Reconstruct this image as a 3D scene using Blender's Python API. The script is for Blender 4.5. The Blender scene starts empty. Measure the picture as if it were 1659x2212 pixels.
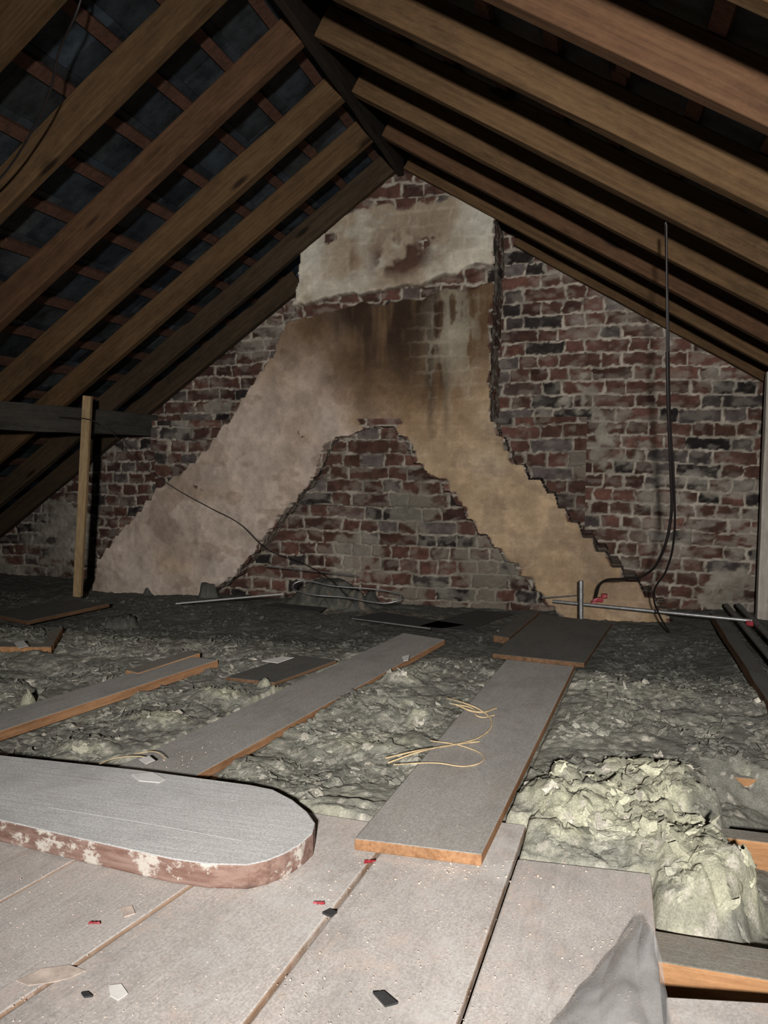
import bpy, math, random
import numpy as np
from mathutils import Vector, Matrix
random.seed(7)
rng = np.random.default_rng(7)

# ------------------------------------------------------------------ survey
F = 1650.0; CX = 829.5; CY = 1106.0
CAM = Vector((0, 0, .83)); PSI = math.radians(15.2); TH = math.radians(4.71)
c_, s_ = math.cos(PSI), math.sin(PSI); ct, st = math.cos(TH), math.sin(TH)
FW = Vector((-s_*ct, c_*ct, -st)); RT = Vector((c_, s_, 0)); UP = RT.cross(FW)
def ray(px, py): return FW + RT*((px-CX)/F) + UP*((CY-py)/F)
def P(px, py, z):
    d = ray(px, py); return CAM + d*((z-CAM.z)/d.z)
def W(px, py, Y):
    d = ray(px, py); return CAM + d*(Y/d.y)

RX, RZ = -1.0, 2.30          # ridge
ML, MR = .70, .60            # roof slopes
YW, YC = 4.48, 4.08          # gable wall, chimney face
RAFT = [4.02, 3.58, 3.14, 2.70, 2.26, 1.82, 1.44, .98, .5, .06, -.38]

# ------------------------------------------------------------------ noise
def h2(ix, iy, seed):
    ix = np.asarray(ix).astype(np.int64); iy = np.asarray(iy).astype(np.int64)
    h = (ix*374761393 + iy*668265263 + seed*362437) & 0xffffffff
    h = ((h ^ (h >> 13))*1274126177) & 0xffffffff
    h = h ^ (h >> 16)
    return h/4294967295.0
def vn(x, y, seed=0):
    x, y = np.broadcast_arrays(x, y)
    xi = np.floor(x); yi = np.floor(y); fx = x-xi; fy = y-yi
    fx = fx*fx*(3-2*fx); fy = fy*fy*(3-2*fy)
    a = h2(xi, yi, seed); b = h2(xi+1, yi, seed); c = h2(xi, yi+1, seed); d = h2(xi+1, yi+1, seed)
    return (a*(1-fx)+b*fx)*(1-fy)+(c*(1-fx)+d*fx)*fy
def fbm(x, y, o=4, seed=0):
    t = 0; a = 1; s = 0
    for i in range(o):
        t = t+a*vn(x*2**i+i*17.3, y*2**i+i*9.1, seed+i*31); s += a; a *= .5
    return t/s
def ss(a, b, x):
    t = np.clip((x-a)/(b-a), 0, 1); return t*t*(3-2*t)
def mix3(c1, c2, w):
    w = np.asarray(w)[..., None]; return c1*(1-w)+np.array(c2)*w

def bricks(x, z, seed):
    ch = .075
    wx = x+(vn(x*9, z*9, seed)-.5)*.018+(vn(x*38, z*38, seed+1)-.5)*.014
    wz = z+(vn(x*10, z*8, seed+3)-.5)*.016+(vn(x*40, z*40, seed+4)-.5)*.011+(vn(x*1.3, z*0+3, seed+2)-.5)*.04
    r = np.floor(wz/ch); fz = wz/ch-r
    off = h2(r, 1, seed+6)*.06+(r % 2)*.16875
    p = (wx+off)/.3375; k = np.floor(p); f = p-k
    s = f < 2/3
    bx = np.where(s, f*.3375, (f-2/3)*.3375); L = np.where(s, .225, .1125)
    sp = s & ((h2(k, r, seed+7) < .22) | (h2(r, 5, seed+8) < .3))
    half = sp & (bx > .1125)
    bx = np.where(half, bx-.1125, bx); L = np.where(sp, .1125, L)
    idk = k*4+np.where(s, 0, 1)+np.where(half, 2, 0)
    d = np.minimum(np.minimum(bx, L-bx), np.minimum(fz, 1-fz)*ch)
    m = ss(.0035, .0085, d+(vn(x*60, z*60, seed+9)-.5)*.009+(vn(x*12, z*12, seed+19)-.5)*.006)
    return m, h2(idk, r, seed+11), h2(idk, r, seed+12)

def brick_col(x, z, seed):
    m, r1, r2 = bricks(x, z, seed)
    c = np.empty(x.shape+(3,)); c[:] = (.066, .033, .026)
    c = mix3(c, (.090, .043, .032), ss(.3, .6, r1))
    c = mix3(c, (.080, .066, .062), ss(.74, .80, r1))
    c = mix3(c, (.024, .020, .019), ss(.88, .90, r1))
    c = c*(.6+.8*r2)[..., None]
    n = fbm(x*30, z*30, 3, seed+20)
    c = c*(.45+1.1*n)[..., None]
    sm = ss(.50, .70, fbm(x*16, z*26, 4, seed+21))*.40
    c = mix3(c, (.25, .22, .185), sm)
    mort = np.empty(x.shape+(3,)); mort[:] = (.36, .32, .265)
    mort = mort*(.35+1.1*fbm(x*18, z*18, 4, seed+22))[..., None]
    return m, r1, r2, c, mort

# ------------------------------------------------------------------ mesh helpers
def link(o):
    bpy.context.scene.collection.objects.link(o); return o
def mesh_from(name, V, Q, col=None, smooth=True):
    me = bpy.data.meshes.new(name)
    V = np.asarray(V, dtype=np.float32); Q = np.asarray(Q, dtype=np.int32)
    me.vertices.add(len(V)); me.vertices.foreach_set('co', V.ravel())
    k = Q.shape[1]
    me.loops.add(Q.size); me.loops.foreach_set('vertex_index', Q.ravel())
    me.polygons.add(len(Q))
    me.polygons.foreach_set('loop_start', np.arange(0, Q.size, k, dtype=np.int32))
    me.polygons.foreach_set('loop_total', np.full(len(Q), k, dtype=np.int32))
    me.polygons.foreach_set('use_smooth', np.full(len(Q), smooth))
    me.update(calc_edges=True); me.validate()
    if col is not None:
        a = me.color_attributes.new(name='Col', type='FLOAT_COLOR', domain='POINT')
        C = np.ones((len(V), 4), dtype=np.float32); C[:, :3] = col
        a.data.foreach_set('color', C.ravel())
    return link(bpy.data.objects.new(name, me))
def grid_quads(n, m, mask=None, flip=False):
    i, j = np.meshgrid(np.arange(n-1), np.arange(m-1), indexing='ij')
    if mask is not None: i = i[mask]; j = j[mask]
    i = i.ravel(); j = j.ravel(); a = i*m+j
    q = np.stack([a, a+m, a+m+1, a+1], 1)
    return q[:, ::-1] if flip else q

# ------------------------------------------------------------------ materials
def nt(name):
    m = bpy.data.materials.new(name); m.use_nodes = True
    n = m.node_tree; b = n.nodes['Principled BSDF']
    return m, n, b
def N(n, t, **k):
    x = n.nodes.new(t)
    for a, v in k.items(): setattr(x, a, v)
    return x
def mixc(n, fac, a, b, mode='MIX'):
    x = N(n, 'ShaderNodeMix', data_type='RGBA', blend_type=mode)
    for s, v in ((0, fac), (6, a), (7, b)):
        if hasattr(v, 'links') or isinstance(v, bpy.types.NodeSocket): n.links.new(v, x.inputs[s])
        else: x.inputs[s].default_value = v if s == 0 else (*v, 1)
    return x.outputs[2]
def noise(n, vec, scale, detail=5, rough=.6):
    x = N(n, 'ShaderNodeTexNoise'); x.inputs['Scale'].default_value = scale
    x.inputs['Detail'].default_value = detail; x.inputs['Roughness'].default_value = rough
    if vec is not None: n.links.new(vec, x.inputs['Vector'])
    return x.outputs['Fac']
def ramp(n, f, a, b, lo=0., hi=1.):
    x = N(n, 'ShaderNodeMapRange'); n.links.new(f, x.inputs[0])
    x.inputs[1].default_value = a; x.inputs[2].default_value = b
    x.inputs[3].default_value = lo; x.inputs[4].default_value = hi
    return x.outputs[0]
def mul(n, a, b, op='MULTIPLY'):
    x = N(n, 'ShaderNodeMath', operation=op)
    for i, v in enumerate((a, b)):
        if isinstance(v, bpy.types.NodeSocket): n.links.new(v, x.inputs[i])
        else: x.inputs[i].default_value = v
    return x.outputs[0]
def bump(n, b, h, dist=.004, strength=.6):
    x = N(n, 'ShaderNodeBump'); x.inputs['Distance'].default_value = dist
    x.inputs['Strength'].default_value = strength
    n.links.new(h, x.inputs['Height']); n.links.new(x.outputs[0], b.inputs['Normal'])
def objco(n, scale=(1, 1, 1)):
    t = N(n, 'ShaderNodeTexCoord'); mp = N(n, 'ShaderNodeMapping')
    mp.inputs['Scale'].default_value = scale
    oi = N(n, 'ShaderNodeObjectInfo'); r = mul(n, oi.outputs['Random'], 37.0)
    cmb = N(n, 'ShaderNodeCombineXYZ')
    for i in range(3): n.links.new(r, cmb.inputs[i])
    n.links.new(cmb.outputs[0], mp.inputs['Location'])
    n.links.new(t.outputs['Object'], mp.inputs['Vector'])
    return mp.outputs[0]

def col_mat(name, rough=.92, fine=120, bd=.003, lo=.75, hi=1.25, coarse=None):
    m, n, b = nt(name)
    a = N(n, 'ShaderNodeAttribute', attribute_name='Col')
    t = N(n, 'ShaderNodeTexCoord').outputs['Object']
    f = noise(n, t, fine, 6, .7)
    v = ramp(n, f, .25, .75, lo, hi)
    c = N(n, 'ShaderNodeVectorMath', operation='SCALE')
    n.links.new(a.outputs['Color'], c.inputs[0]); n.links.new(v, c.inputs['Scale'])
    n.links.new(c.outputs[0], b.inputs['Base Color'])
    b.inputs['Roughness'].default_value = rough
    b.inputs['Specular IOR Level'].default_value = .2
    if coarse:
        f2 = noise(n, t, coarse, 8, .75)
        f = mul(n, mul(n, f2, 2.5), f, 'ADD')
    bump(n, b, f, bd)
    return m

def wood(name, c1, c2, dust=0., dcol=(.24, .225, .205), rough=.85, knots=True, crumbs=False, stain=None, sthr=.52):
    m, n, b = nt(name)
    g = noise(n, objco(n, (1.5, 55, 55)), 1.6, 6, .7)
    g2 = noise(n, objco(n, (1.3, 5, 5)), 2.2, 7, .7)
    col = mixc(n, ramp(n, g, .40, .60), c1, c2)
    col = mixc(n, ramp(n, g2, .46, .68, 0, .6), col, tuple(v*.45 for v in c1))
    sc_ = noise(n, objco(n, (6, 14, 14)), 3, 8, .8)
    col = mixc(n, ramp(n, sc_, .45, .7, 0, .35), col, tuple(min(1, v*1.6) for v in c2))
    if knots:
        v = N(n, 'ShaderNodeTexVoronoi'); v.inputs['Scale'].default_value = 1.0
        n.links.new(objco(n, (2.3, 9, 9)), v.inputs['Vector'])
        col = mixc(n, ramp(n, v.outputs['Distance'], .15, .07), col, tuple(x*.3 for x in c1))
    if stain:
        s = noise(n, objco(n, (3, 4, 4)), 3.5, 7, .75)
        col = mixc(n, ramp(n, s, sthr, sthr+.05), col, stain)
    if dust:
        ge = N(n, 'ShaderNodeNewGeometry'); sp = N(n, 'ShaderNodeSeparateXYZ')
        n.links.new(ge.outputs['Normal'], sp.inputs[0])
        dn = noise(n, objco(n, (2.5, 6, 6)), 2.5, 7, .7)
        fac = mul(n, ramp(n, sp.outputs[2], .4, .85), ramp(n, dn, .25, .5, dust*.8, dust))
        fine = noise(n, objco(n, (1, 1, 1)), 210, 4, .85)
        d2 = mixc(n, ramp(n, fine, .35, .65), tuple(v*.7 for v in dcol), tuple(v*1.25 for v in dcol))
        blot = noise(n, objco(n, (.7, 1, 1)), 6, 8, .75)
        d2 = mixc(n, ramp(n, blot, .46, .68, 0, .5), d2, tuple(v*.5 for v in dcol))
        col = mixc(n, fac, col, d2)
        if crumbs:
            sc = noise(n, objco(n, (1, 1, 1)), 7, 10, .9)
            col = mixc(n, ramp(n, sc, .51, .60, 0, .55), col, (.60, .48, .42))
            sc = noise(n, objco(n, (.9, 3, 3)), 4, 8, .8)
            col = mixc(n, ramp(n, sc, .54, .66, 0, .4), col, (.24, .20, .18))
            sc = noise(n, objco(n, (2, 2, 2)), 1.3, 9, .8)
            col = mixc(n, ramp(n, sc, .52, .63, 0, .6), col, (.61, .60, .575))
            sc = noise(n, objco(n, (1, 1, 1)), 2.3, 9, .8)
            col = mixc(n, ramp(n, sc, .55, .66, 0, .45), col, (.28, .255, .235))
    n.links.new(col, b.inputs['Base Color'])
    b.inputs['Roughness'].default_value = rough; b.inputs['Specular IOR Level'].default_value = .18
    bump(n, b, g, .003, .35 if dust else .5)
    return m
def plain(name, c, rough=.6, metal=0., var=.3, sc=40):
    m, n, b = nt(name)
    f = noise(n, objco(n), sc, 5, .65)
    col = mixc(n, ramp(n, f, .3, .7), tuple(v*(1-var) for v in c), tuple(min(1, v*(1+var)) for v in c))
    n.links.new(col, b.inputs['Base Color']); b.inputs['Roughness'].default_value = rough
    b.inputs['Metallic'].default_value = metal
    bump(n, b, f, .001, .3)
    return m

M_wall = col_mat('brickwork'); M_pl = col_mat('old_plaster', .93, 90, .002, .82, 1.15)
M_ins = col_mat('mineral_wool', 1., 230, .012, .55, 1.4, coarse=34)
M_slate = col_mat('slate', .6, 9, .002, .08, 2.2)
M_raft = wood('rafter_pine', (.066, .037, .017), (.102, .060, .028))
M_raft2 = wood('rafter_pine_red', (.062, .031, .016), (.094, .049, .025))
M_raftd = wood('rafter_old', (.036, .024, .014), (.057, .038, .022))
M_batt = wood('batten_wood', (.066, .033, .023), (.10, .050, .034), knots=False)
M_purl = wood('purlin_grey', (.048, .045, .038), (.076, .070, .060))
M_ridge = wood('ridge_dark', (.016, .012, .009), (.028, .020, .014))
M_plank = wood('plank_dusty', (.25, .125, .06), (.36, .20, .105), dust=1., dcol=(.40, .38, .355))
M_board = wood('floorboard_dusty', (.3, .2, .14), (.36, .24, .16), dust=1., dcol=(.52, .48, .45), crumbs=True)
M_dark = wood('plank_dark', (.10, .055, .03), (.16, .09, .05), dust=.97, dcol=(.13, .128, .118))
M_joist = wood('joist_pine', (.30, .15, .07), (.42, .23, .11), dust=.95, dcol=(.24, .23, .20))
M_post = wood('post_pale', (.33, .30, .26), (.42, .385, .34))
M_stick = wood('strut_pine', (.28, .19, .10), (.36, .255, .14), knots=False)
M_shelf = wood('old_painted_board', (.17, .095, .075), (.26, .175, .145), dust=.99, dcol=(.60, .59, .58), stain=(.50, .46, .41), sthr=.53)
M_black = plain('black_cable', (.012, .009, .009), .5)
M_alu = plain('aluminium', (.35, .35, .35), .45, .8)
M_tube = plain('dull_tube', (.16, .16, .15), .6, .4)
M_red = plain('red_plastic', (.27, .02, .03), .5)
M_rope = plain('jute_twine', (.5, .38, .22), .9)
M_wht = plain('white_paper', (.72, .70, .67), .9, var=.1)
M_rod = plain('dull_white_rod', (.36, .36, .35), .7, var=.1)
M_glint = plain('groove_highlight', (.55, .55, .54), .9, var=.1)
M_crumb = plain('plaster_crumbs', (.52, .43, .37), .95, var=.3)
M_bitum = plain('bitumen_sheet', (.03, .03, .03), .8)
M_floor = plain('lath_plaster', (.16, .14, .12), .95)

# ------------------------------------------------------------------ boxes / beams
def frame_obj(name, o, x, z, verts, faces, mat, bev=.003):
    x = x.normalized(); y = z.cross(x).normalized(); z = x.cross(y)
    me = bpy.data.meshes.new(name)
    me.from_pydata(verts, [], faces); me.update()
    ob = link(bpy.data.objects.new(name, me))
    M = Matrix((x, y, z)).transposed().to_4x4(); M.translation = o
    ob.matrix_world = M
    me.materials.append(mat)
    if bev:
        b = ob.modifiers.new('bevel', 'BEVEL'); b.width = bev; b.segments = 2; b.limit_method = 'ANGLE'
    return ob
def beam(name, p0, p1, w, t, mat, up=Vector((0, 0, 1)), wob=.003, seg=.15, bev=.003):
    """top centreline p0->p1, hangs down by t"""
    p0 = Vector(p0); p1 = Vector(p1); d = p1-p0; L = d.length; n = max(2, int(L/seg))
    V = []; Fc = []
    for i in range(n+1):
        x = L*i/n; j = lambda: random.uniform(-wob, wob)
        V += [(x, -w/2+j(), j()*.5), (x, w/2+j(), j()*.5), (x, w/2+j(), -t+j()*.5), (x, -w/2+j(), -t+j()*.5)]
    for i in range(n):
        a = i*4; b = a+4
        for k in range(4):
            k2 = (k+1) % 4; Fc.append((a+k, b+k, b+k2, a+k2))
    Fc.append((0, 1, 2, 3)); Fc.append((n*4+3, n*4+2, n*4+1, n*4))
    return frame_obj(name, p0, d, up, V, Fc, mat, bev)
def prism(name, pts, t, mat, bev=.003, axis=None):
    """pts = top outline (world), extruded down by t, local x along axis"""
    pts = [Vector(p) for p in pts]; o = sum(pts, Vector())/len(pts)
    x = (axis or (pts[-1]-pts[0])).normalized()
    nrm = Vector((0, 0, 1))
    if len(pts) >= 3:
        nn = (pts[1]-pts[0]).cross(pts[-1]-pts[0]).normalized()
        if nn.z < 0: nn = -nn
        nrm = nn
    y = nrm.cross(x).normalized(); z = x.cross(y)
    if z.z < 0: z = -z; y = z.cross(x)
    loc = [Vector(((p-o).dot(x), (p-o).dot(y), (p-o).dot(z))) for p in pts]
    n = len(pts)
    V = [tuple(l) for l in loc]+[(l.x, l.y, l.z-t) for l in loc]
    Fc = [tuple(range(n)), tuple(range(2*n-1, n-1, -1))]+[(i, n+i, n+(i+1) % n, (i+1) % n) for i in range(n)]
    return frame_obj(name, o, x, z, V, Fc, mat, bev)
def curve(name, pts, r, mat, cyclic=False, parent=None, smooth=True):
    cu = bpy.data.curves.new(name, 'CURVE'); cu.dimensions = '3D'; cu.bevel_depth = r; cu.bevel_resolution = 3
    cu.use_fill_caps = True
    sp = cu.splines.new('BEZIER' if smooth else 'POLY')
    if smooth:
        sp.bezier_points.add(len(pts)-1)
        for b, p in zip(sp.bezier_points, pts):
            b.co = p; b.handle_left_type = b.handle_right_type = 'AUTO'
    else:
        sp.points.add(len(pts)-1)
        for b, p in zip(sp.points, pts): b.co = (*p, 1)
    sp.use_cyclic_u = cyclic
    cu.materials.append(mat)
    o = link(bpy.data.objects.new(name, cu))
    if parent: o.parent = parent
    return o
def empty(name, loc):
    e = link(bpy.data.objects.new(name, None)); e.empty_display_size = .1
    return e

# ------------------------------------------------------------------ gable wall
def wall_surface(X, Z, seed):
    m, r1, r2, cb, cm = brick_col(X, Z, seed)
    sm = ss(.45, .64, fbm(X*2.2+3, Z*3.2, 5, 71)+.07*ss(-.3, .6, X)-.02)*ss(.40, .60, fbm(X*13, Z*26, 4, 73))
    pn = fbm(X*1.4, Z*2.0, 4, 90)
    C = cm*(1-m[..., None])+cb*m[..., None]
    C = mix3(C, (.29, .265, .225), sm*.8*(.4+.6*fbm(X*30, Z*30, 3, 75)))
    pt = ss(.60, .66, fbm(X*2.6+9, Z*3.6+4, 5, 81)+(fbm(X*20, Z*20, 3, 82)-.5)*.22)
    pc = np.empty(C.shape); pc[:] = (.28, .255, .21); pc = pc*(.45+1.0*fbm(X*12, Z*16, 5, 84))[..., None]
    C = C*(1-pt[..., None]*.85)+pc*pt[..., None]*.85
    C = C*(.65+.75*pn)[..., None]
    H = m*(.008+(r2-.5)*.016)+(fbm(X*40, Z*40, 3, 44)-.5)*.016+pt*.010*(1-m)+(fbm(X*2, Z*2, 3, 45)-.5)*.03
    return C, H
xs = np.arange(-4.35, 2.6, .007); zs = np.arange(-.16, 2.42, .007)
X, Z = np.meshgrid(xs, zs, indexing='ij')
C, H = wall_surface(X, Z, 3)
V = np.stack([X, YW-H, Z], -1).reshape(-1, 3)
roof = RZ-np.where(X < RX, (RX-X)*ML, (X-RX)*MR)+.11
msk = (Z < roof)[:-1, :-1]
wall = mesh_from('wall_back', V, grid_quads(len(xs), len(zs), msk), C.reshape(-1, 3))
wall.data.materials.append(M_wall)

# ------------------------------------------------------------------ chimney breast
def poly(pp):
    q = [W(a, b, YC) for a, b in pp]; q = sorted([(p.z, p.x) for p in q])
    return np.array([a for a, _ in q]), np.array([b for _, b in q])
OL = poly([(672, 300), (655, 500), (653, 600), (640, 660), (600, 740), (545, 830), (505, 895), (430, 985), (340, 1055), (262, 1145), (207, 1215), (200, 1262), (190, 1330)])
OR = poly([(1072, 380), (1072, 480), (1070, 600), (1064, 700), (1060, 830), (1062, 905), (1105, 985), (1180, 1058), (1235, 1120), (1305, 1195), (1375, 1262), (1440, 1330), (1470, 1380)])
IL = poly([(790, 927), (745, 942), (715, 962), (705, 1005), (660, 1062), (612, 1112), (566, 1180), (510, 1245), (430, 1300), (370, 1350)])
IR = poly([(850, 927), (872, 950), (892, 1000), (960, 1050), (1005, 1110), (1065, 1180), (1125, 1245), (1190, 1315), (1230, 1370)])
zap = W(815, 925, YC).z
xs = np.arange(-3.3, .8, .0065); zs = np.arange(-.15, 2.40, .0065)
X, Z = np.meshgrid(xs, zs, indexing='ij')
zq = (np.floor(Z/.075)+.5)*.075
def edge(E, k, amp, seed):
    ze = Z*(1-k)+zq*k
    return np.interp(ze, E[0], E[1])+(h2(np.floor(Z/.075), 0, seed)-.5)*amp*2*k+(fbm(Z*14, X*3, 3, seed)-.5)*.05*(1-k*.6)
eOL = edge(OL, .35, .02, 5); eOR = edge(OR, .6, .02, 6); eIL = edge(IL, .3, .015, 7); eIR = edge(IR, .5, .015, 8)
zst = W(1062, 905, YC).z
eOR = np.where(Z > zst, np.interp(Z, *OR)+(fbm(Z*20, X*0, 3, 9)-.5)*.012, eOR)
zst2 = W(655, 610, YC).z
eOL = np.where(Z > zst2, np.interp(Z, *OL)+(fbm(Z*20, X*0, 3, 10)-.5)*.012, eOL)
roof = RZ-np.where(X < RX, (RX-X)*ML, (X-RX)*MR)+.02
inner = (Z < zap+.03*(vn(X*8, Z*0, 3)-.5)) & (X > eIL) & (X < eIR)
inside = (X > eOL) & (X < eOR) & ~inner & (Z < roof)
def g(px, py, rx, rz):
    p = W(px, py, YC); return np.exp(-((X-p.x)/rx)**2-((Z-p.z)/rz)**2)
def zat(px, py): return W(px, py, YC).z
def xat(px, py): return W(px, py, YC).x
m, r1, r2, cb, cm = brick_col(X, Z+.02, 13)
n1 = fbm(X*2.5, Z*2.5, 5, 101); n2 = fbm(X*9, Z*9, 5, 102); n3 = fbm(X*16, Z*2.2, 4, 103); n4 = fbm(X*35, Z*35, 3, 104)
n6 = fbm(X*30, Z*3, 4, 109)
xl = xat(790, 900)
wl = 1-ss(xl-.35, xl+.25, X+(n1-.5)*.5)
C = np.empty(X.shape+(3,)); C[:] = (.405, .295, .185)
C = mix3(C, (.47, .38, .315), wl*(1-ss(zat(700, 860), zat(700, 700), Z)))
# pale later coat, blotches
C = mix3(C, (.55, .465, .40), ss(.52, .68, fbm(X*3+7, Z*3, 5, 107))*wl*.65)
C = mix3(C, (.48, .385, .27), ss(.54, .68, fbm(X*4+2, Z*4, 5, 127))*(1-wl)*.5)
C = mix3(C, (.23, .15, .085), ss(.53, .68, n1)*.5*(1-.5*wl))
C = mix3(C, (.27, .18, .10), np.clip(g(370, 1200, .16, .16)+g(450, 1060, .15, .06), 0, 1)*.6*n2*1.6)
C = mix3(C, (.25, .18, .13), ss(.54, .60, fbm(X*6+3, Z*9, 5, 145))*.45)
vis = np.clip(.12+.55*g(980, 740, .30, .4)+.08*(1-wl), 0, 1)*ss(.35, .65, n2+.12)
C = C*(1-(m*.30*vis)[..., None])
C = mix3(C, (.38, .32, .25), (1-m)*vis*.38)
# damp staining spreading down from the corbel (soaks through everything above)
zd = Z+(n1-.5)*.45-.32*np.abs(X-xat(840, 800))
br2 = ss(zat(850, 1060), zat(850, 840), zd)
C = C*(1-br2[..., None]*np.array((.42, .50, .56))*(1-.35*wl)[..., None])
br = ss(zat(850, 930), zat(850, 770), zd)
C = mix3(C, (.105, .062, .032), br*.72)
core = np.clip(g(835, 665, .36, .12)*1.3+g(850, 740, .24, .20)*.9, 0, 1)
C = mix3(C, (.028, .016, .011), core*ss(.22, .50, n3*.5+n6*.5)*.90)
for px_, w_, zt, zbm, am in ((935, .024, 640, 1000, 1), (903, .03, 640, 860, .9), (786, .024, 640, 880, .9), (820, .05, 640, 760, .9), (965, .015, 650, 1010, .8), (730, .025, 660, 820, .7), (868, .02, 640, 850, .8), (690, .03, 660, 770, .6), (948, .008, 640, 940, 1)):
    xx = xat(px_, 800)+(fbm(Z*4, Z*0+px_, 3, 151)-.5)*.05
    st_ = np.exp(-((X-xx)/w_)**2)*ss(zat(px_, zbm), zat(px_, zbm-200), Z)
    C = mix3(C, (.032, .019, .012), np.clip(st_*am*(.35+1.0*n2), 0, .92))
C = mix3(C, (.32, .29, .22), np.clip(g(985, 690, .11, .20)+.4*g(985, 800, .12, .25), 0, 1)*ss(.50, .60, n3+(n2-.5)*.5)*.8)
C = mix3(C, (.27, .235, .175), (1-m)*g(975, 760, .16, .22)*ss(.4, .6, n2+.1)*.75)
# stack above corbel
xc = (X-xat(655, 640))/(xat(1070, 600)-xat(655, 640))
zc = zat(655, 658)*(1-xc)+zat(1070, 588)*xc + (fbm(X*9, X*0, 4, 111)-.5)*.07
top = ss(-.006, .006, Z-zc)
Ct = np.empty(X.shape+(3,)); Ct[:] = (.50, .455, .37)
Ct = mix3(Ct, (.34, .26, .18), ss(.44, .60, fbm(X*5, Z*6, 5, 144))*.75)
Ct = mix3(Ct, (.16, .09, .045), np.clip(g(740, 560, .12, .11)+g(1010, 530, .10, .05)*.4+g(890, 500, .20, .10)*.5, 0, 1)*ss(.38, .56, n3*.6+n2*.4)*.9)
Ct = mix3(Ct, (.060, .024, .016), np.clip(g(870, 562, .16, .095)*1.6, 0, 1)*ss(.30, .44, n2)*.92)
Ct = mix3(Ct, (.62, .59, .51), np.clip(g(1045, 480, .08, .13)+g(685, 560, .07, .16), 0, 1)*.75)
vt = np.clip(.15+.5*g(900, 480, .5, .2), 0, 1)*ss(.35, .65, n2+.12)
Ct = Ct*(1-(m*.35*vt)[..., None])
C = C*(1-top[..., None])+Ct*top[..., None]
C = C*(.62+.74*n2)[..., None]*(.82+.36*n4)[..., None]
low = Z < zap+.05
dI = np.where(X < xat(820, 930), eIL-X, X-eIR)
ring = np.where(low, 1-ss(.0, .05, dI+(n2-.5)*.12), 0)
capb = ss(zat(865, 480), zat(865, 430), Z+(n2-.5)*.18-np.abs(X-RX)*.05)
band = np.exp(-((Z-zc+.035)/.032)**2)*ss(.40, .50, fbm(X*4, Z*6, 3, 117)+.25*g(700, 640, .2, .1)+.2*g(870, 625, .15, .1))*1.3
tr = np.clip(g(1035, 592, .10, .05)*1.9-.4, 0, 1)
ptch = np.clip(g(450, 1050, .12, .035)*1.4+g(710, 520, .08, .05)*1.2+g(900, 415, .35, .06)*1.4+g(930, 530, .08, .05)-.35, 0, 1)*ss(.35, .5, n2)*1.6
edg = (1-ss(.0, .03, np.abs(eOR-X)+(n2-.5)*.06))*.7
eb = np.clip(ring*.9+capb+band+tr+edg+np.clip(ptch, 0, .8), 0, 1)
eb = ss(.35, .6, eb+(n4-.5)*.3)
bc = cm*.9*(1-m[..., None])+cb*1.05*m[..., None]
C = C*(1-eb[..., None])+bc*eb[..., None]
H = top*.05+m*.006*(vis*.6+eb)+(n2-.5)*.022+(n4-.5)*.007+(fbm(X*3, Z*3, 3, 120)-.5)*.03-eb*.010+(r2-.5)*.014*eb*m
Yf = YC-H
def solidify(X, Yf, Z, C, inside, K, yback, name, sidemul=1.0):
    nx, nz = X.shape
    fm = inside[:-1, :-1] & inside[1:, :-1] & inside[:-1, 1:] & inside[1:, 1:]
    quads = grid_quads(nx, nz, fm)
    V = np.stack([X, Yf, Z], -1).reshape(-1, 3); Cc = C.reshape(-1, 3)
    pad = np.zeros((nx+1, nz+1), bool); pad[1:-1, 1:-1] = fm
    E = []
    i, j = np.nonzero(pad[:-1, 1:-1] != pad[1:, 1:-1]); E.append(np.stack([i*nz+j, i*nz+j+1], 1))
    i, j = np.nonzero(pad[1:-1, :-1] != pad[1:-1, 1:]); E.append(np.stack([i*nz+j, (i+1)*nz+j], 1))
    E = np.concatenate(E)
    bv = np.unique(E); mp = -np.ones(nx*nz, int); mp[bv] = np.arange(len(bv))
    base = len(V); SV = []; SC = []
    bx = V[bv, 0]; by = V[bv, 1]; bz = V[bv, 2]
    for k in range(1, K+1):
        y = by+(yback-by)*k/K
        mm, q1, q2, sb, smo = brick_col(y*1.0, bz+.02, 13)
        jit = (fbm(y*14, bz*14, 3, 131)-.5)*.03*min(1, k/3)
        SV.append(np.stack([bx+jit, y, bz+(fbm(y*12, bx*12+bz*5, 3, 133)-.5)*.03*min(1, k/3)], 1))
        cc = sb*1.3*mm[:, None]+smo*(1-mm[:, None])
        w = ss(.45, .6, fbm(y*7, bz*7, 3, 135))[:, None]
        cc = cc*(1-w*.5)+np.array((.22, .20, .165))*w*.5
        SC.append(cc*sidemul)
    V = np.concatenate([V]+SV); Cc = np.concatenate([Cc]+SC)
    e0 = mp[E[:, 0]]; e1 = mp[E[:, 1]]; Q = [quads]
    for k in range(K):
        a0 = E[:, 0] if k == 0 else base+(k-1)*len(bv)+e0
        a1 = E[:, 1] if k == 0 else base+(k-1)*len(bv)+e1
        Q.append(np.stack([a0, a1, base+k*len(bv)+e1, base+k*len(bv)+e0], 1))
    Q = np.concatenate(Q)
    used = np.unique(Q); rm = -np.ones(len(V), int); rm[used] = np.arange(len(used))
    return mesh_from(name, V[used], rm[Q], Cc[used])
ch = solidify(X, Yf, Z, C, inside, 40, YW+.02, 'chimney_breast'); ch.data.materials.append(M_pl)
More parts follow.
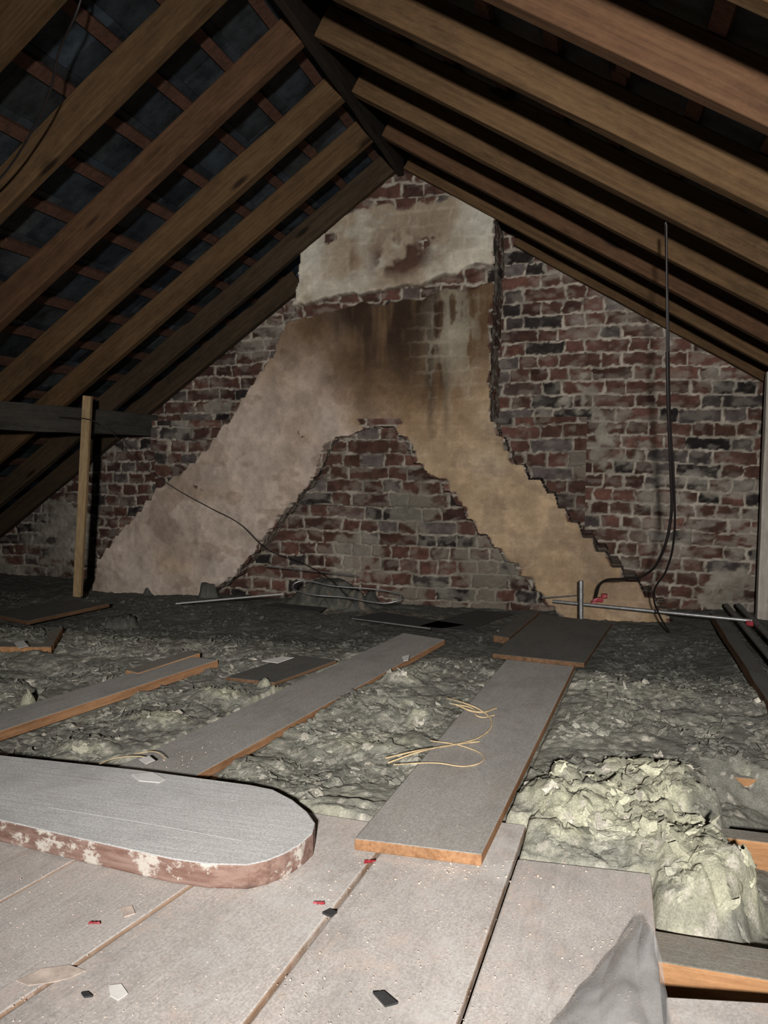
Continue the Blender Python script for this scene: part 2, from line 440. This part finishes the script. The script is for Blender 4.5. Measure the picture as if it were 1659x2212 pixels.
# brick infill between the two flues, set back from the plaster face, corbelled at the top left
xa, xb = xat(330, 1300), xat(1260, 1300)
ix = (xs > xa) & (xs < xb); iz = zs < zap+.06
Xi = X[ix][:, iz]; Zi = Z[ix][:, iz]
m_, r1_, r2_, cb_, cm_ = brick_col(Xi+.1, Zi+.02, 23)
Ci = cm_*.85*(1-m_[..., None])+cb_*m_[..., None]
pt = ss(.62, .68, fbm(Xi*3+2, Zi*4, 4, 151)+(fbm(Xi*20, Zi*20, 3, 152)-.5)*.2)
Ci = mix3(Ci, (.24, .22, .18), pt*.6)
Ci = Ci*(.6+.7*fbm(Xi*2, Zi*2, 4, 153))[..., None]
xm = xat(790, 1000)
zsl = np.floor((Zi+.02)/.075)
step = np.clip((zsl-np.floor(W(700, 1100, YC).z/.075))*.022, 0, .085)*(Xi < xm+.02+.05*(zsl % 2))
rec = .125-step+(h2(zsl, 3, 77)-.5)*.02+(r2_-.5)*.045*ss(W(700, 1160, YC).z, W(700, 1060, YC).z, Zi)
Yi = YC+rec-m_*.010+(fbm(Xi*40, Zi*40, 3, 154)-.5)*.012
inf = mesh_from('brick_infill', np.stack([Xi, Yi, Zi], -1).reshape(-1, 3), grid_quads(*Xi.shape), Ci.reshape(-1, 3))
inf.data.materials.append(M_wall); inf.parent = ch

# ------------------------------------------------------------------ roof
nL = Vector((-ML, 0, 1)).normalized(); nR = Vector((MR, 0, 1)).normalized()
dL = Vector((-1, 0, -ML)).normalized(); dR = Vector((1, 0, -MR)).normalized()
ridge = beam('ridge_board', (RX, -.8, RZ+.15), (RX, YC-.06, RZ+.15), .03, .19, M_ridge)
RD = .115
def rafter(y, side, s0=0.02, s1=4.1, mat=None, w=.05):
    d, nn = (dL, nL) if side < 0 else (dR, nR)
    o = Vector((RX, y+random.uniform(-.012, .012), RZ))
    a = o+d*s0+nn*RD; b = o+d*s1+nn*RD+Vector((0, random.uniform(-.02, .02), 0))
    beam('roof_rafter', a, b, w, RD, mat or random.choice([M_raft, M_raft, M_raft2]), up=nn, wob=.0045, seg=.3, bev=.004)
for i, y in enumerate(RAFT):
    rafter(y, -1, mat=M_raftd if y > 3.9 else None)
    rafter(y, 1, mat=M_raft2 if y in (3.58, 1.82) else M_raft)
rafter(4.43, -1, s0=.86, mat=M_raftd)
rafter(4.43, 1, s0=.64, mat=M_raft)

def slope_parts(d, nn, L):
    V = []; Q = []; C = []; BV = []; BQ = []
    def box(VL, QL, o, u, v, w, a, b, c):
        k = len(VL)
        for sx in (0, 1):
            for sy in (0, 1):
                for sz in (0, 1): VL.append(tuple(o+u*a*sx+v*b*sy+w*c*sz))
        for f in ((0, 1, 3, 2), (4, 6, 7, 5), (0, 4, 5, 1), (2, 3, 7, 6), (0, 2, 6, 4), (1, 5, 7, 3)): QL.append([k+x for x in f])
    gauge = .215; yv = Vector((0, 1, 0)); i = 0
    s = .06
    while s < L:
        y = -.8
        while y < YW+.02:
            ln = min(random.uniform(1.2, 2.4), YW+.03-y)
            oo = Vector((RX, y, RZ))+d*(s+random.uniform(-.006, .006))+nn*(RD+.002)
            box(BV, BQ, oo, d, yv, nn, .042, ln-.004, .022); y += ln
        y = -.9-(i % 2)*.14
        while y < YW:
            t = random.uniform(-.006, .006)
            u = (d+nn*.035).normalized(); w = u.cross(yv)
            if w.z < 0: w = -w
            oo = Vector((RX, y, RZ))+d*(s-.03)+nn*(RD+.027+t*.3)
            box(V, Q, oo, u, yv, w, .42, .277, .006)
            g_ = random.uniform(.5, 1.6); tint = random.random()
            c = (np.array((.022, .029, .036))*(1-tint)+np.array((.028, .031, .033))*tint)*g_
            C += [c]*8
            y += .28
        s += gauge; i += 1
    # ridge capping course closing the gap at the apex
    oo = Vector((RX, -.9, RZ+.004))+nn*(RD+.034)-d*.14
    box(V, Q, oo, d, yv, nn, .34, YW+.95, .012); C += [np.array((.018, .019, .020))]*8
    return V, Q, C, BV, BQ
VV = []; QQ = []; CC = []; BV = []; BQ = []
for d, nn in ((dL, nL), (dR, nR)):
    v, q, c, bv_, bq = slope_parts(d, nn, 4.0)
    QQ += [[k+len(VV) for k in f] for f in q]; VV += v; CC += c
    BQ += [[k+len(BV) for k in f] for f in bq]; BV += bv_
o = mesh_from('ceiling', VV, QQ, np.array(CC), smooth=False); o.data.materials.append(M_slate)
o = mesh_from('roof_battens', BV, BQ, smooth=False); o.data.materials.append(M_batt)

# purlin on the left, strut, post on the right
pz = W(330, 890, YW)
beam('roof_purlin', (pz.x-.08, -.8, pz.z+.02), (pz.x-.0, YW-.03, pz.z-.02), .11, .14, M_purl, wob=.006)
b = W(187, 855, 3.55); a = W(165, 1290, 3.60)
beam('timber_strut', b, a, .045, .03, M_stick, up=Vector((.2, -1, 0)), wob=.001)
a = W(1645, 1345, 4.28); b = W(1647, 812, 4.28)
beam('wall_post', Vector((a.x+.02, 4.26, b.z+.02)), Vector((a.x+.02, 4.26, a.z-.05)), .09, .05, M_post, up=Vector((0, -1, 0)), wob=.002)

# ------------------------------------------------------------------ floor, joists
o = mesh_from('floor', [(-4.5, -.9, -.17), (3, -.9, -.17), (3, 4.6, -.17), (-4.5, 4.6, -.17)], [[0, 1, 2, 3]]); o.data.materials.append(M_floor)
for y in (2.50, 2.92, 3.34, 3.76):
    beam('ceiling_joist', (-4.3, y, -.08), (2.9, y, -.08), .05, .085, M_joist, seg=.5)
for y in (.5, .9, 1.30, 1.74, 2.08):
    beam('ceiling_joist', (-4.3, y, -.004), (2.9, y, -.004), .085 if y == 1.3 else .05, .12, M_joist, seg=.5)

FOOT = []
def foot(ob_pts, z): FOOT.append(([(p.x, p.y) for p in ob_pts], z))
zb = .03
def ext(a, b, y):
    t = (y-a.y)/(b.y-a.y); return a+(b-a)*t
G1 = (P(0, 2195, zb), P(395, 1925, zb)); G2 = (P(530, 2212, zb), P(800, 1862, zb)); G3 = (P(990, 2212, zb), P(1115, 1852, zb)); G4 = (P(1440, 2212, zb), P(1410, 1885, zb))
G0 = (G1[0]+Vector((-.27, -.02, 0)), G1[1]+Vector((-.27, 0, 0)))
G00 = (G0[0]+Vector((-.27, -.02, 0)), G0[1]+Vector((-.27, 0, 0)))
G000 = (G00[0]+Vector((-.3, 0, 0)), G00[1]+Vector((-.3, 0, 0)))
gap = .0032
for (A, B, y0, ya, yb) in ((G000, G00, .2, 1.5, 1.5), (G00, G0, .2, 1.45, 1.46), (G0, G1, .2, 1.52, 1.52), (G1, G2, .2, 1.53, 1.52), (G2, G3, .2, 1.60, 1.60), (G3, G4, .2, G3[1].y, G4[1].y)):
    g_ = Vector((gap, 0, 0)); dz = Vector((0, 0, random.uniform(-.003, .001)))
    q = [ext(*A, y0)+g_+dz, ext(*B, y0)-g_+dz, ext(*B, yb)-g_+dz, ext(*A, ya)+g_+dz]
    prism('floorboard', q, .022, M_board, bev=.004); foot(q, zb-.03)

def plank(name, nl, nr, fr, fl, zn, zf, t, mat, wob=.002):
    a, b = P(*nl, zn), P(*nr, zn); c, d = P(*fr, zf), P(*fl, zf)
    p0 = (a+b)/2; p1 = (c+d)/2; ax = (p1-p0).normalized(); sd = Vector((ax.y, -ax.x, 0)).normalized()
    w = ((b-a).dot(sd)+(c-d).dot(sd))/2
    q = []
    for base_, e0, e1 in ((p0, a, b), (p1, d, c)):
        k = (e1-e0); sl = k.dot(ax)/max(.02, k.dot(sd))
        sl = max(-.6, min(.6, sl))
        q.append((base_-sd*w/2-ax*sl*w/2, base_+sd*w/2+ax*sl*w/2))
    pts = [q[0][0], q[0][1], q[1][1], q[1][0]]
    o = prism(name, pts, t, mat, bev=.003, axis=ax); foot(pts, min(zn, zf)-t+.004)
    return o
plank('loose_plank', (765, 1812), (1040, 1846), (1262, 1395), (1135, 1375), .058, .035, .024, M_plank)
plank('loose_plank', (235, 1668), (388, 1690), (965, 1382), (868, 1366), .03, .01, .024, M_plank)
plank('loose_plank', (-90, 1566), (-60, 1600), (470, 1425), (405, 1417), .05, .045, .03, M_plank)
plank('plywood_offcut', (1065, 1412), (1260, 1432), (1324, 1345), (1165, 1326), .058, .042, .018, M_dark)
plank('dark_board', (480, 1462), (600, 1475), (722, 1425), (640, 1415), .045, .04, .012, M_dark)
plank('dark_board', (-20, 1325), (60, 1342), (235, 1303), (130, 1297), .02, .01, .02, M_dark)
plank('timber_offcut', (270, 1447), (300, 1454), (432, 1410), (410, 1404), .05, .05, .04, M_joist)
plank('timber_offcut', (-60, 1396), (100, 1398), (125, 1390), (-60, 1385), .045, .045, .03, M_joist)
plank('timber_offcut', (88, 1396), (112, 1398), (134, 1356), (118, 1354), .047, .04, .03, M_joist)
plank('dark_board', (1065, 1372), (1100, 1378), (1165, 1322), (1142, 1312), .02, .0, .03, M_dark)
for pts in ([(560, 1308), (690, 1322), (705, 1312), (600, 1303)], [(750, 1335), (935, 1360), (1005, 1350), (830, 1322)], [(905, 1352), (1000, 1362), (1110, 1325), (1030, 1318)]):
    q = [P(a, b, .0) for a, b in pts]
    prism('dark_sheet_scrap', q, .004, M_bitum, bev=0)
    foot(q, -.02)

# ------------------------------------------------------------------ thick rounded board
top_px = [(-260, 1600), (0, 1630), (300, 1662), (540, 1694), (590, 1704), (632, 1726), (664, 1752), (681, 1776), (676, 1800), (650, 1824), (616, 1844), (576, 1860), (534, 1869), (450, 1867), (370, 1856), (180, 1814), (0, 1772), (-260, 1712)]
zs_ = .078
pts = [P(a, b, zs_) for a, b in top_px]
sh = prism('rounded_end_board', pts, .047, M_shelf, bev=.004, axis=P(540, 1694, zs_)-P(0, 1630, zs_))
foot(pts, .02)
gr = curve('groove_glint', [P(105, 1744, zs_), P(300, 1776, zs_), P(525, 1817, zs_)], .0004, M_glint)  # thin pale curve, painted highlight along the scratch line of the board
mw = sh.matrix_world.copy(); gr.parent = sh; gr.matrix_parent_inverse = mw.inverted()

# ------------------------------------------------------------------ insulation
xs = np.arange(-4.3, 2.2, .0060)
ys = [.95]
while ys[-1] < YW: ys.append(ys[-1]+.0036+.0020*(ys[-1]-1.0))
ys = np.array(ys)
X, Y = np.meshgrid(xs, ys, indexing='ij')
wx = X+(fbm(X*3, Y*3, 3, 201)-.5)*.34; wy = Y+(fbm(X*3+5, Y*3, 3, 202)-.5)*.34
n1 = fbm(wx*2.6, wy*2.6, 4, 203); n2 = fbm(wx*7, wy*9, 4, 204); n3 = fbm(wx*22, wy*26, 4, 205); n4 = fbm(X*70, Y*70, 3, 206)
wx2 = wx+(fbm(X*14, Y*14, 3, 221)-.5)*.08; wy2 = wy+(fbm(X*14+4, Y*14, 3, 222)-.5)*.08
n5 = fbm(wx2*11, wy2*15, 3, 223); n6 = fbm(wx2*24, wy2*30, 3, 224)
nr = 1-np.abs(2*fbm(wx*5+3, wy*7, 4, 207)-1)
def terr(n, k, sharp=.3):
    t = n*k; f = np.floor(t); r = t-f; return (f+ss(.5-sharp, .5+sharp, r))/k
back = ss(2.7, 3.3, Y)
ts1 = terr(n5, 6, .16); ts2 = terr(n6, 5, .2)
H = .020+(.055*(n1-.5)+.025*(terr(n1, 8)-.5))*(1-.6*back)+.015*(terr(n2, 5)-.5)*(1-.3*back)+(nr-.75)*.008+(n3-.5)*.008+((ts1-.5)*.016+(ts2-.5)*.014)*(1-.35*back)+(n4-.5)*.008
H = H-.075*back
def gb(px, py, z, rx, ry, h, ang=0, sharp=False):
    p = P(px, py, z); dx = X-p.x; dy = Y-p.y; c, s = math.cos(ang), math.sin(ang)
    u = (dx*c+dy*s)/rx; v = (-dx*s+dy*c)/ry
    e = np.sqrt(u*u+v*v)*(1+(n2-.5)*.9)+(n3-.5)*.35
    return h*(1-ss(.35, 1.25, e)) if not sharp else h*(1-ss(.75, 1.1, e))
pit = ss(.26, .33, X+(n2-.5)*.14)*(1-ss(1.98, 2.12, Y+(n2-.5)*.08))*(1-ss(1.1, 1.6, X))
H = H*(1-pit)+(-.10+(n2-.3)*.12+(n3-.5)*.03)*pit
lump = gb(1340, 1780, .05, .30, .34, .038)+gb(1235, 1720, .06, .10, .14, .020)+gb(1222, 1660, .08, .04, .045, .026)+gb(1510, 1890, .02, .11, .12, .033)+gb(1430, 1690, .05, .13, .11, .022)
lump = lump*(.6+.5*nr+.5*n2)+ss(.01, .03, lump)*((ts2-.5)*.020+(ts1-.5)*.026+(n3-.5)*.014)
nearb = ss(1.42, 1.62, Y+(n3-.5)*.05)
lump = lump*np.where(X < .12, nearb, 1-(1-nearb)*(1-ss(.12, .22, X)))
H = H+lump
tufts = gb(865, 1452, .05, .09, .05, .03)+gb(905, 1525, .05, .04, .04, .03)+gb(800, 1600, .03, .22, .10, .02, .3)+gb(700, 1720, .03, .20, .12, .015)+gb(345, 1555, .03, .13, .06, .025)+gb(480, 1505, .03, .10, .05, .025)+gb(180, 1605, .03, .12, .05, .02)+gb(560, 1640, .03, .12, .06, .015)
tufts = tufts+gb(60, 1505, .04, .03, .03, .04)+gb(1500, 1500, .02, .25, .10, .02)+gb(1600, 1420, .0, .12, .25, .02)+gb(1290, 1530, .02, .10, .25, .015)+gb(1010, 1560, .02, .06, .10, .02)
dkt = gb(715, 1295, -.02, .24, .12, .14)+gb(450, 1285, -.04, .05, .05, .08, sharp=True)+gb(265, 1330, .0, .09, .07, .05, sharp=True)+gb(325, 1280, -.05, .04, .04, .06)+gb(575, 1475, .04, .03, .03, .04)
H = H+tufts+dkt
block = np.zeros(X.shape)
for q, zl in FOOT:
    q = np.array(q); n = len(q)
    area = sum(q[i][0]*q[(i+1) % n][1]-q[(i+1) % n][0]*q[i][1] for i in range(n))
    if area < 0: q = q[::-1]
    sd = np.full(X.shape, 9.)
    for i in range(n):
        a = q[i]; b = q[(i+1) % n]; e = b-a; L = math.hypot(*e)
        if L < 1e-4: continue
        nn_ = ((X-a[0])*(-e[1])+(Y-a[1])*e[0])/L
        sd = np.minimum(sd, nn_)
    w = ss(-.012, .004, sd)
    block = np.maximum(block, ss(-.030, -.012, sd))
    H = np.where(w > 0, np.minimum(H, H*(1-w)+(zl-.014)*w), H)
wf = ss(1.42, 1.33, Y+(n2-.5)*.08)
H = np.minimum(H, H*(1-wf)+(-.07+(n2-.5)*.02)*wf)
gx = np.gradient(H, xs, axis=0); gy = np.gradient(H, ys, axis=1)
slope = np.sqrt(gx*gx+gy*gy)
C = np.empty(X.shape+(3,)); C[:] = (.33, .325, .275)
C = C*(.5+1.0*fbm(X*40, Y*40, 3, 210))[..., None]
C = mix3(C, (.195, .19, .165), ss(.40, .60, fbm(X*2.5, Y*2.5, 5, 214))*.7)
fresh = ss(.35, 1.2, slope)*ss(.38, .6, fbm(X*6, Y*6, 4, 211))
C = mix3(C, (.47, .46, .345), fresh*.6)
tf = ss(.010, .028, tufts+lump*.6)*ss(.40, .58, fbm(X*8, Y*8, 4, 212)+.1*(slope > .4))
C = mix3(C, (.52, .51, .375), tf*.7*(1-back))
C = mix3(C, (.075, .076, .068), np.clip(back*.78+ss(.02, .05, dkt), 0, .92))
sp_ = np.clip(gb(870, 1318, -.03, .7, .14, 1)+gb(380, 1400, .0, .3, .2, .4), 0, 1)*ss(.52, .6, fbm(X*45, Y*45, 3, 231))
C = mix3(C, (.25, .205, .16), sp_*.8)
wsp = ss(.70, .74, fbm(X*55, Y*55, 2, 232))*(1-back)
C = mix3(C, (.6, .56, .48), wsp*.8)
C = C*(.7+.6*fbm(X*90, Y*90, 2, 213))[..., None]
V = np.stack([X+(n5-.5)*.03*np.clip(lump/.06, 0, 1), Y-(fbm(X*20, Y*20, 3, 215)-.5)*.03*np.clip(lump/.06, 0, 1), H], -1)
V[..., 1] = np.minimum(V[..., 1], YW-.005)
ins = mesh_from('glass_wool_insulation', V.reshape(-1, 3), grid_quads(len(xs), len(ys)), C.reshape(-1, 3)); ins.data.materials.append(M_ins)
# torn flakes of wool lying matted on the quilt
NF = 70000
u = rng.random(NF); fi = (rng.random(NF)*(len(xs)-8)).astype(int)+4; fj = ((len(ys)-8)*u).astype(int)+4
xx_, yy_ = X[fi, fj], Y[fi, fj]
keep = (block[fi, fj] < .05) & (wf[fi, fj] < .2) & (yy_ < 3.9) & (xx_ > -3.6) & (xx_ < 1.6) & (pit[fi, fj] < .8) & (vn(xx_*6, yy_*6, 301)+.5*np.clip(lump[fi, fj]/.03, 0, 1) > .40)
fi = fi[keep]; fj = fj[keep]; n = len(fi)
cen = V[fi, fj]; colf = C[fi, fj]*(.7+.7*rng.random(n))[:, None]
gxn = gx[fi, fj]; gyn = gy[fi, fj]
r0 = (.004+.018*rng.random(n)**2.2)
nrmv = np.stack([-gxn+rng.normal(0, .45, n), -gyn+rng.normal(0, .45, n), np.ones(n)], 1)
nrmv /= np.linalg.norm(nrmv, axis=1)[:, None]
ang0 = rng.random(n)*6.283
tx = np.stack([np.cos(ang0), np.sin(ang0), np.zeros(n)], 1)
tx -= nrmv*(tx*nrmv).sum(1)[:, None]; tx /= np.linalg.norm(tx, axis=1)[:, None]
ty = np.cross(nrmv, tx)
FV = [cen+nrmv*(r0*.30)[:, None]]; KS = 8
asp = .35+.5*rng.random(n)
for k in range(KS):
    a = 6.283*k/KS
    rr = r0*(.5+1.0*rng.random(n))
    FV.append(cen+tx*(np.cos(a)*rr)[:, None]+ty*(np.sin(a)*rr*asp)[:, None]+nrmv*((rng.random(n)-.5)*r0*.6)[:, None])
FV = np.stack(FV, 1).reshape(-1, 3)
base = np.arange(n)*(KS+1); FT = []
for k in range(KS): FT.append(np.stack([base, base+1+k, base+1+(k+1) % KS], 1))
FT = np.concatenate(FT)
fl = mesh_from('wool_flakes', FV, FT, np.repeat(colf, KS+1, axis=0), smooth=False)
fl.data.materials.append(M_ins); fl.parent = ins

# ------------------------------------------------------------------ cables
def path(lst): return [W(a, b, y) for a, b, y in lst]
e = empty('hanging_cable', None)
curve('cable_upper', path([(1440, 485, 2.62), (1440, 600, 2.66), (1441, 770, 2.72)]), .0032, M_black, parent=e)
curve('cable_thick', path([(1441, 760, 2.72), (1444, 900, 2.8), (1449, 1020, 2.9), (1449, 1120, 3.0), (1430, 1195, 3.1), (1395, 1240, 3.3), (1345, 1250, 3.5), (1300, 1258, 3.6), (1287, 1290, 3.66)]), .0055, M_black, parent=e)
curve('cable_thin', path([(1438, 480, 2.63), (1443, 700, 2.70), (1447, 900, 2.82), (1456, 1050, 2.95), (1456, 1160, 3.1), (1440, 1230, 3.3), (1412, 1285, 3.5), (1425, 1330, 3.6), (1446, 1366, 3.65)]), .0042, M_black, parent=e)
curve('loose_wire', path([(185, -40, 1.9), (168, 20, 1.9), (128, 110, 1.95), (110, 190, 2.0), (70, 280, 2.05), (0, 385, 2.1), (-60, 440, 2.1)]), .0035, M_black)
curve('thin_cable', path([(120, 900, 3.5), (215, 915, 3.55), (300, 1000, 3.7), (370, 1050, 3.8), (450, 1095, 3.83), (515, 1130, 3.8), (575, 1185, 3.77), (650, 1215, 3.7), (710, 1250, 3.6), (760, 1300, 3.5)]), .0024, M_black)
e = empty('tv_aerial', None)
curve('boom', [P(1195, 1299, .05), P(1625, 1341, .05)], .009, M_alu, parent=e, smooth=False)
curve('mast', [W(1255, 1254, 3.72), W(1255, 1337, 3.72)], .012, M_alu, parent=e, smooth=False)
c0 = P(1292, 1298, .055)
for i, (dx, dz, w_) in enumerate(((0, .0, .05), (.03, .02, .03), (-.02, -.02, .03))):
    k = beam('clamp_%d' % (i+1), c0+Vector((-w_/2+dx, -.01, .02+dz)), c0+Vector((w_/2+dx, -.01, .02+dz)), .03, .022, M_red); k.parent = e
k = beam('boom_cap', P(1612, 1340, .055), P(1628, 1342, .055), .022, .022, M_red); k.parent = e
curve('element', [P(1170, 1292, .07), P(1292, 1283, .07)], .004, M_alu, parent=e, smooth=False)
curve('element_2', [P(1290, 1262, .0)+Vector((0, -.3, .07)), P(1296, 1300, .0)+Vector((0, -.1, .07))], .003, M_alu, parent=e, smooth=False)
e = empty('aerial_dipole', None)
yl = 3.55
curve('loop', path([(640, 1258, yl), (720, 1266, yl), (850, 1280, yl), (866, 1288, yl-.02), (855, 1299, yl-.05), (740, 1290, yl-.05), (650, 1279, yl-.05), (632, 1268, yl-.02)]), .0036, M_alu, cyclic=True, parent=e)
curve('rod', path([(570, 1223, 3.8), (770, 1243, 3.65)]), .003, M_alu, parent=e, smooth=False)
curve('rod_2', path([(380, 1304, 3.4), (612, 1283, 3.5)]), .0040, M_rod, parent=e, smooth=False)
curve('rod_3', path([(760, 1336, 3.1), (930, 1358, 3.0)]), .003, M_alu, parent=e, smooth=False)
e = empty('metal_tubes', None)
for i, off in enumerate((24, 50)):
    curve('tube_%d' % (i+1), [P(1545+off, 1308, .02+.01*(i % 2)), P(1680+off*2.1, 1500, .04+.012*(i % 2))], .013, M_tube, parent=e, smooth=False)
beam('dark_timber', P(1550, 1325, .02), P(1690, 1530, .04), .06, .04, M_dark)

# ------------------------------------------------------------------ twine, litter
e = empty('jute_twine', None)
def tw(lst, r=.0022, nm='strand'):
    curve(nm, [P(a, b, z) for a, b, z in lst], r, M_rope, parent=e)
tw([(965, 1508, .07), (1000, 1518, .08), (1040, 1535, .07), (1062, 1560, .06), (1040, 1590, .055), (985, 1608, .06), (900, 1622, .07), (832, 1638, .06)])
tw([(838, 1648, .06), (900, 1626, .075), (970, 1610, .065), (1035, 1602, .055)])
tw([(985, 1522, .07), (1030, 1538, .065), (1072, 1530, .055)], .003)
tw([(1068, 1545, .055), (1035, 1548, .06), (1020, 1530, .065), (975, 1520, .07)])
tw([(930, 1600, .065), (1000, 1612, .055), (1045, 1638, .055), (1010, 1655, .055), (940, 1648, .065), (850, 1652, .065)], .0016)
tw([(215, 1650, .05), (250, 1638, .05), (300, 1634, .055), (330, 1640, .05)], .0014)
tw([(290, 1628, .05), (335, 1624, .055), (358, 1638, .05)], .0012)
def scrap(name, pxs, z, mat, t=.0015, lift=.0):
    q = [P(a, b, z)+Vector((0, 0, random.uniform(0, lift))) for a, b in pxs]
    prism(name, q, t, mat, bev=0)
scrap('paper_scrap', [(285, 1672), (330, 1668), (356, 1682), (345, 1690), (300, 1686)], .0805, M_wht)
scrap('paper_scrap', [(235, 2128), (262, 2125), (276, 2145), (255, 2160), (238, 2150)], .0325, M_wht)
scrap('paper_scrap', [(868, 1418), (885, 1414), (882, 1426), (872, 1428)], .05, M_wht)
scrap('paper_scrap', [(565, 1427), (610, 1418), (635, 1420), (600, 1432)], .06, M_wht)
scrap('paper_scrap', [(30, 1388), (50, 1383), (62, 1395), (40, 1400)], .06, M_wht)
scrap('paper_scrap', [(300, 1640), (322, 1632), (335, 1642), (315, 1650)], .055, M_wht)
scrap('dark_chip', [(805, 2142), (830, 2140), (860, 2165), (832, 2172)], .0335, M_bitum, .003)
scrap('dark_chip', [(696, 1970), (712, 1962), (728, 1968), (715, 1978)], .034, M_bitum, .004)
scrap('dark_chip', [(175, 2143), (190, 2141), (200, 2150), (182, 2152)], .0335, M_bitum, .003)
for pt in ((800, 1862), (690, 1952), (205, 1995)):
    a, b = pt; e = empty('red_petal_scrap', None)
    for k in range(3):
        x0 = a-9+k*8; q = [P(x0-5, b+random.uniform(-2, 3), .034), P(x0+5, b+random.uniform(-3, 3), .034), P(x0+3, b-5, .037), P(x0-4, b-4, .037)]
        o = prism('petal_%d' % (k+1), q, .0015, M_red, bev=0); o.parent = e
scrap('plaster_flake', [(35, 2118), (90, 2092), (150, 2084), (185, 2096), (150, 2112), (110, 2122), (60, 2128)], .0318, M_crumb, .001)
scrap('plaster_flake', [(260, 1960), (285, 1955), (292, 1972), (268, 1980)], .0325, M_crumb, .002)

V = []; Q = []
def crumb(p, r):
    k = len(V); a = random.uniform(0, 6.28)
    for dx, dy in ((1, 0), (0, 1), (-1, 0), (0, -1)):
        x = dx*math.cos(a)-dy*math.sin(a); y = dx*math.sin(a)+dy*math.cos(a)
        V.append((p.x+x*r*random.uniform(.6, 1.2), p.y+y*r*random.uniform(.6, 1.2), p.z+.0))
    for t in range(4):
        V.append((V[k+t][0]*.6+p.x*.4, V[k+t][1]*.6+p.y*.4, p.z+r*random.uniform(.4, 1)))
    Q.append([k+4, k+5, k+6, k+7])
    for t in range(4): Q.append([k+t, k+(t+1) % 4, k+4+(t+1) % 4, k+4+t])
def scatter(cx, cy, sx, sy, n, z, r0=.0012, r1=.004):
    for _ in range(n):
        a = random.gauss(cx, sx); b = random.gauss(cy, sy)
        crumb(P(a, b, z), random.uniform(r0, r1)*random.random()**.6)
for _ in range(900):
    b = random.uniform(1890, 2250); a = random.uniform(-20, 1400)
    p = P(a, b, zb)
    if p.y < 1.38: crumb(p, random.uniform(.0006, .0020)*random.random()**.5+.0004)
scatter(1000, 1880, 110, 14, 150, zb, .001, .004)
scatter(650, 1910, 70, 25, 160, zb, .001, .003)
for _ in range(130):
    t = random.random(); b = 1680-t*290; a = 310+t*600+random.uniform(-50, 50)
    crumb(P(a, b, .03*(1-t)+.01*t+.001), random.uniform(.001, .003))
for _ in range(60):
    t = random.random(); b = 1800-t*350; a = 920+t*270+random.uniform(-80, 80)*(1-t*.5)
    crumb(P(a, b, .058-.022*t), random.uniform(.001, .002))
o = mesh_from('plaster_debris', V, Q, smooth=False); o.data.materials.append(M_crumb)

# ------------------------------------------------------------------ polythene sheet, right foreground
n = 60
cor = [P(1170, 2240, .035), P(1455, 2240, .04), P(1425, 2055, .07), P(1372, 2000, .06)]
V = []
for i in range(n):
    for j in range(n):
        u = i/(n-1); v = j/(n-1)
        p = (cor[0]*(1-u)+cor[1]*u)*(1-v)+(cor[3]*(1-u)+cor[2]*u)*v
        h = .03*math.sin(u*3.14)*(.3+.7*v)+.010*abs(math.sin(u*7+v*4))+.016*float(fbm(np.array(u*4), np.array(v*4), 2, 9))
        V.append((p.x, p.y, max(.034, p.z-.01+h*.8)))
m, nn_, b = nt('polythene')
b.inputs['Base Color'].default_value = (.28, .28, .28, 1); b.inputs['Roughness'].default_value = .32
f = noise(nn_, objco(nn_), 12, 5, .7); nn_.links.new(ramp(nn_, f, .3, .7, .25, .65), b.inputs['Alpha'])
o = mesh_from('polythene_sheet', V, grid_quads(n, n)); o.data.materials.append(m)
plank('loose_plank', (1440, 2300), (1800, 2300), (1760, 2170), (1440, 2152), .03, .03, .025, M_board)

# ------------------------------------------------------------------ lights, world, camera
def spot(name, loc, tgt, e_, size, blend, rad, col):
    l = bpy.data.lights.new(name, 'SPOT'); l.energy = e_; l.spot_size = math.radians(size); l.spot_blend = blend
    l.shadow_soft_size = rad; l.color = col
    o = link(bpy.data.objects.new(name, l)); o.location = loc
    o.rotation_euler = (Vector(tgt)-Vector(loc)).to_track_quat('-Z', 'Y').to_euler()
spot('phone_torch', (.10, -.75, 1.05), (-.60, 4.1, .42), 570, 87, 1., .05, (1, .965, .92))
w = bpy.data.worlds.new('world'); bpy.context.scene.world = w; w.use_nodes = True
w.node_tree.nodes['Background'].inputs[0].default_value = (.5, .6, .75, 1)
w.node_tree.nodes['Background'].inputs[1].default_value = .05
bpy.context.scene.view_settings.view_transform = 'Standard'

cd = bpy.data.cameras.new('camera'); co = link(bpy.data.objects.new('camera', cd))
cd.sensor_fit = 'AUTO'; cd.sensor_width = 36; cd.lens = 36*F/2212
cd.clip_start = .02
co.location = CAM; co.rotation_euler = (math.pi/2-TH, 0, PSI)
bpy.context.scene.camera = co
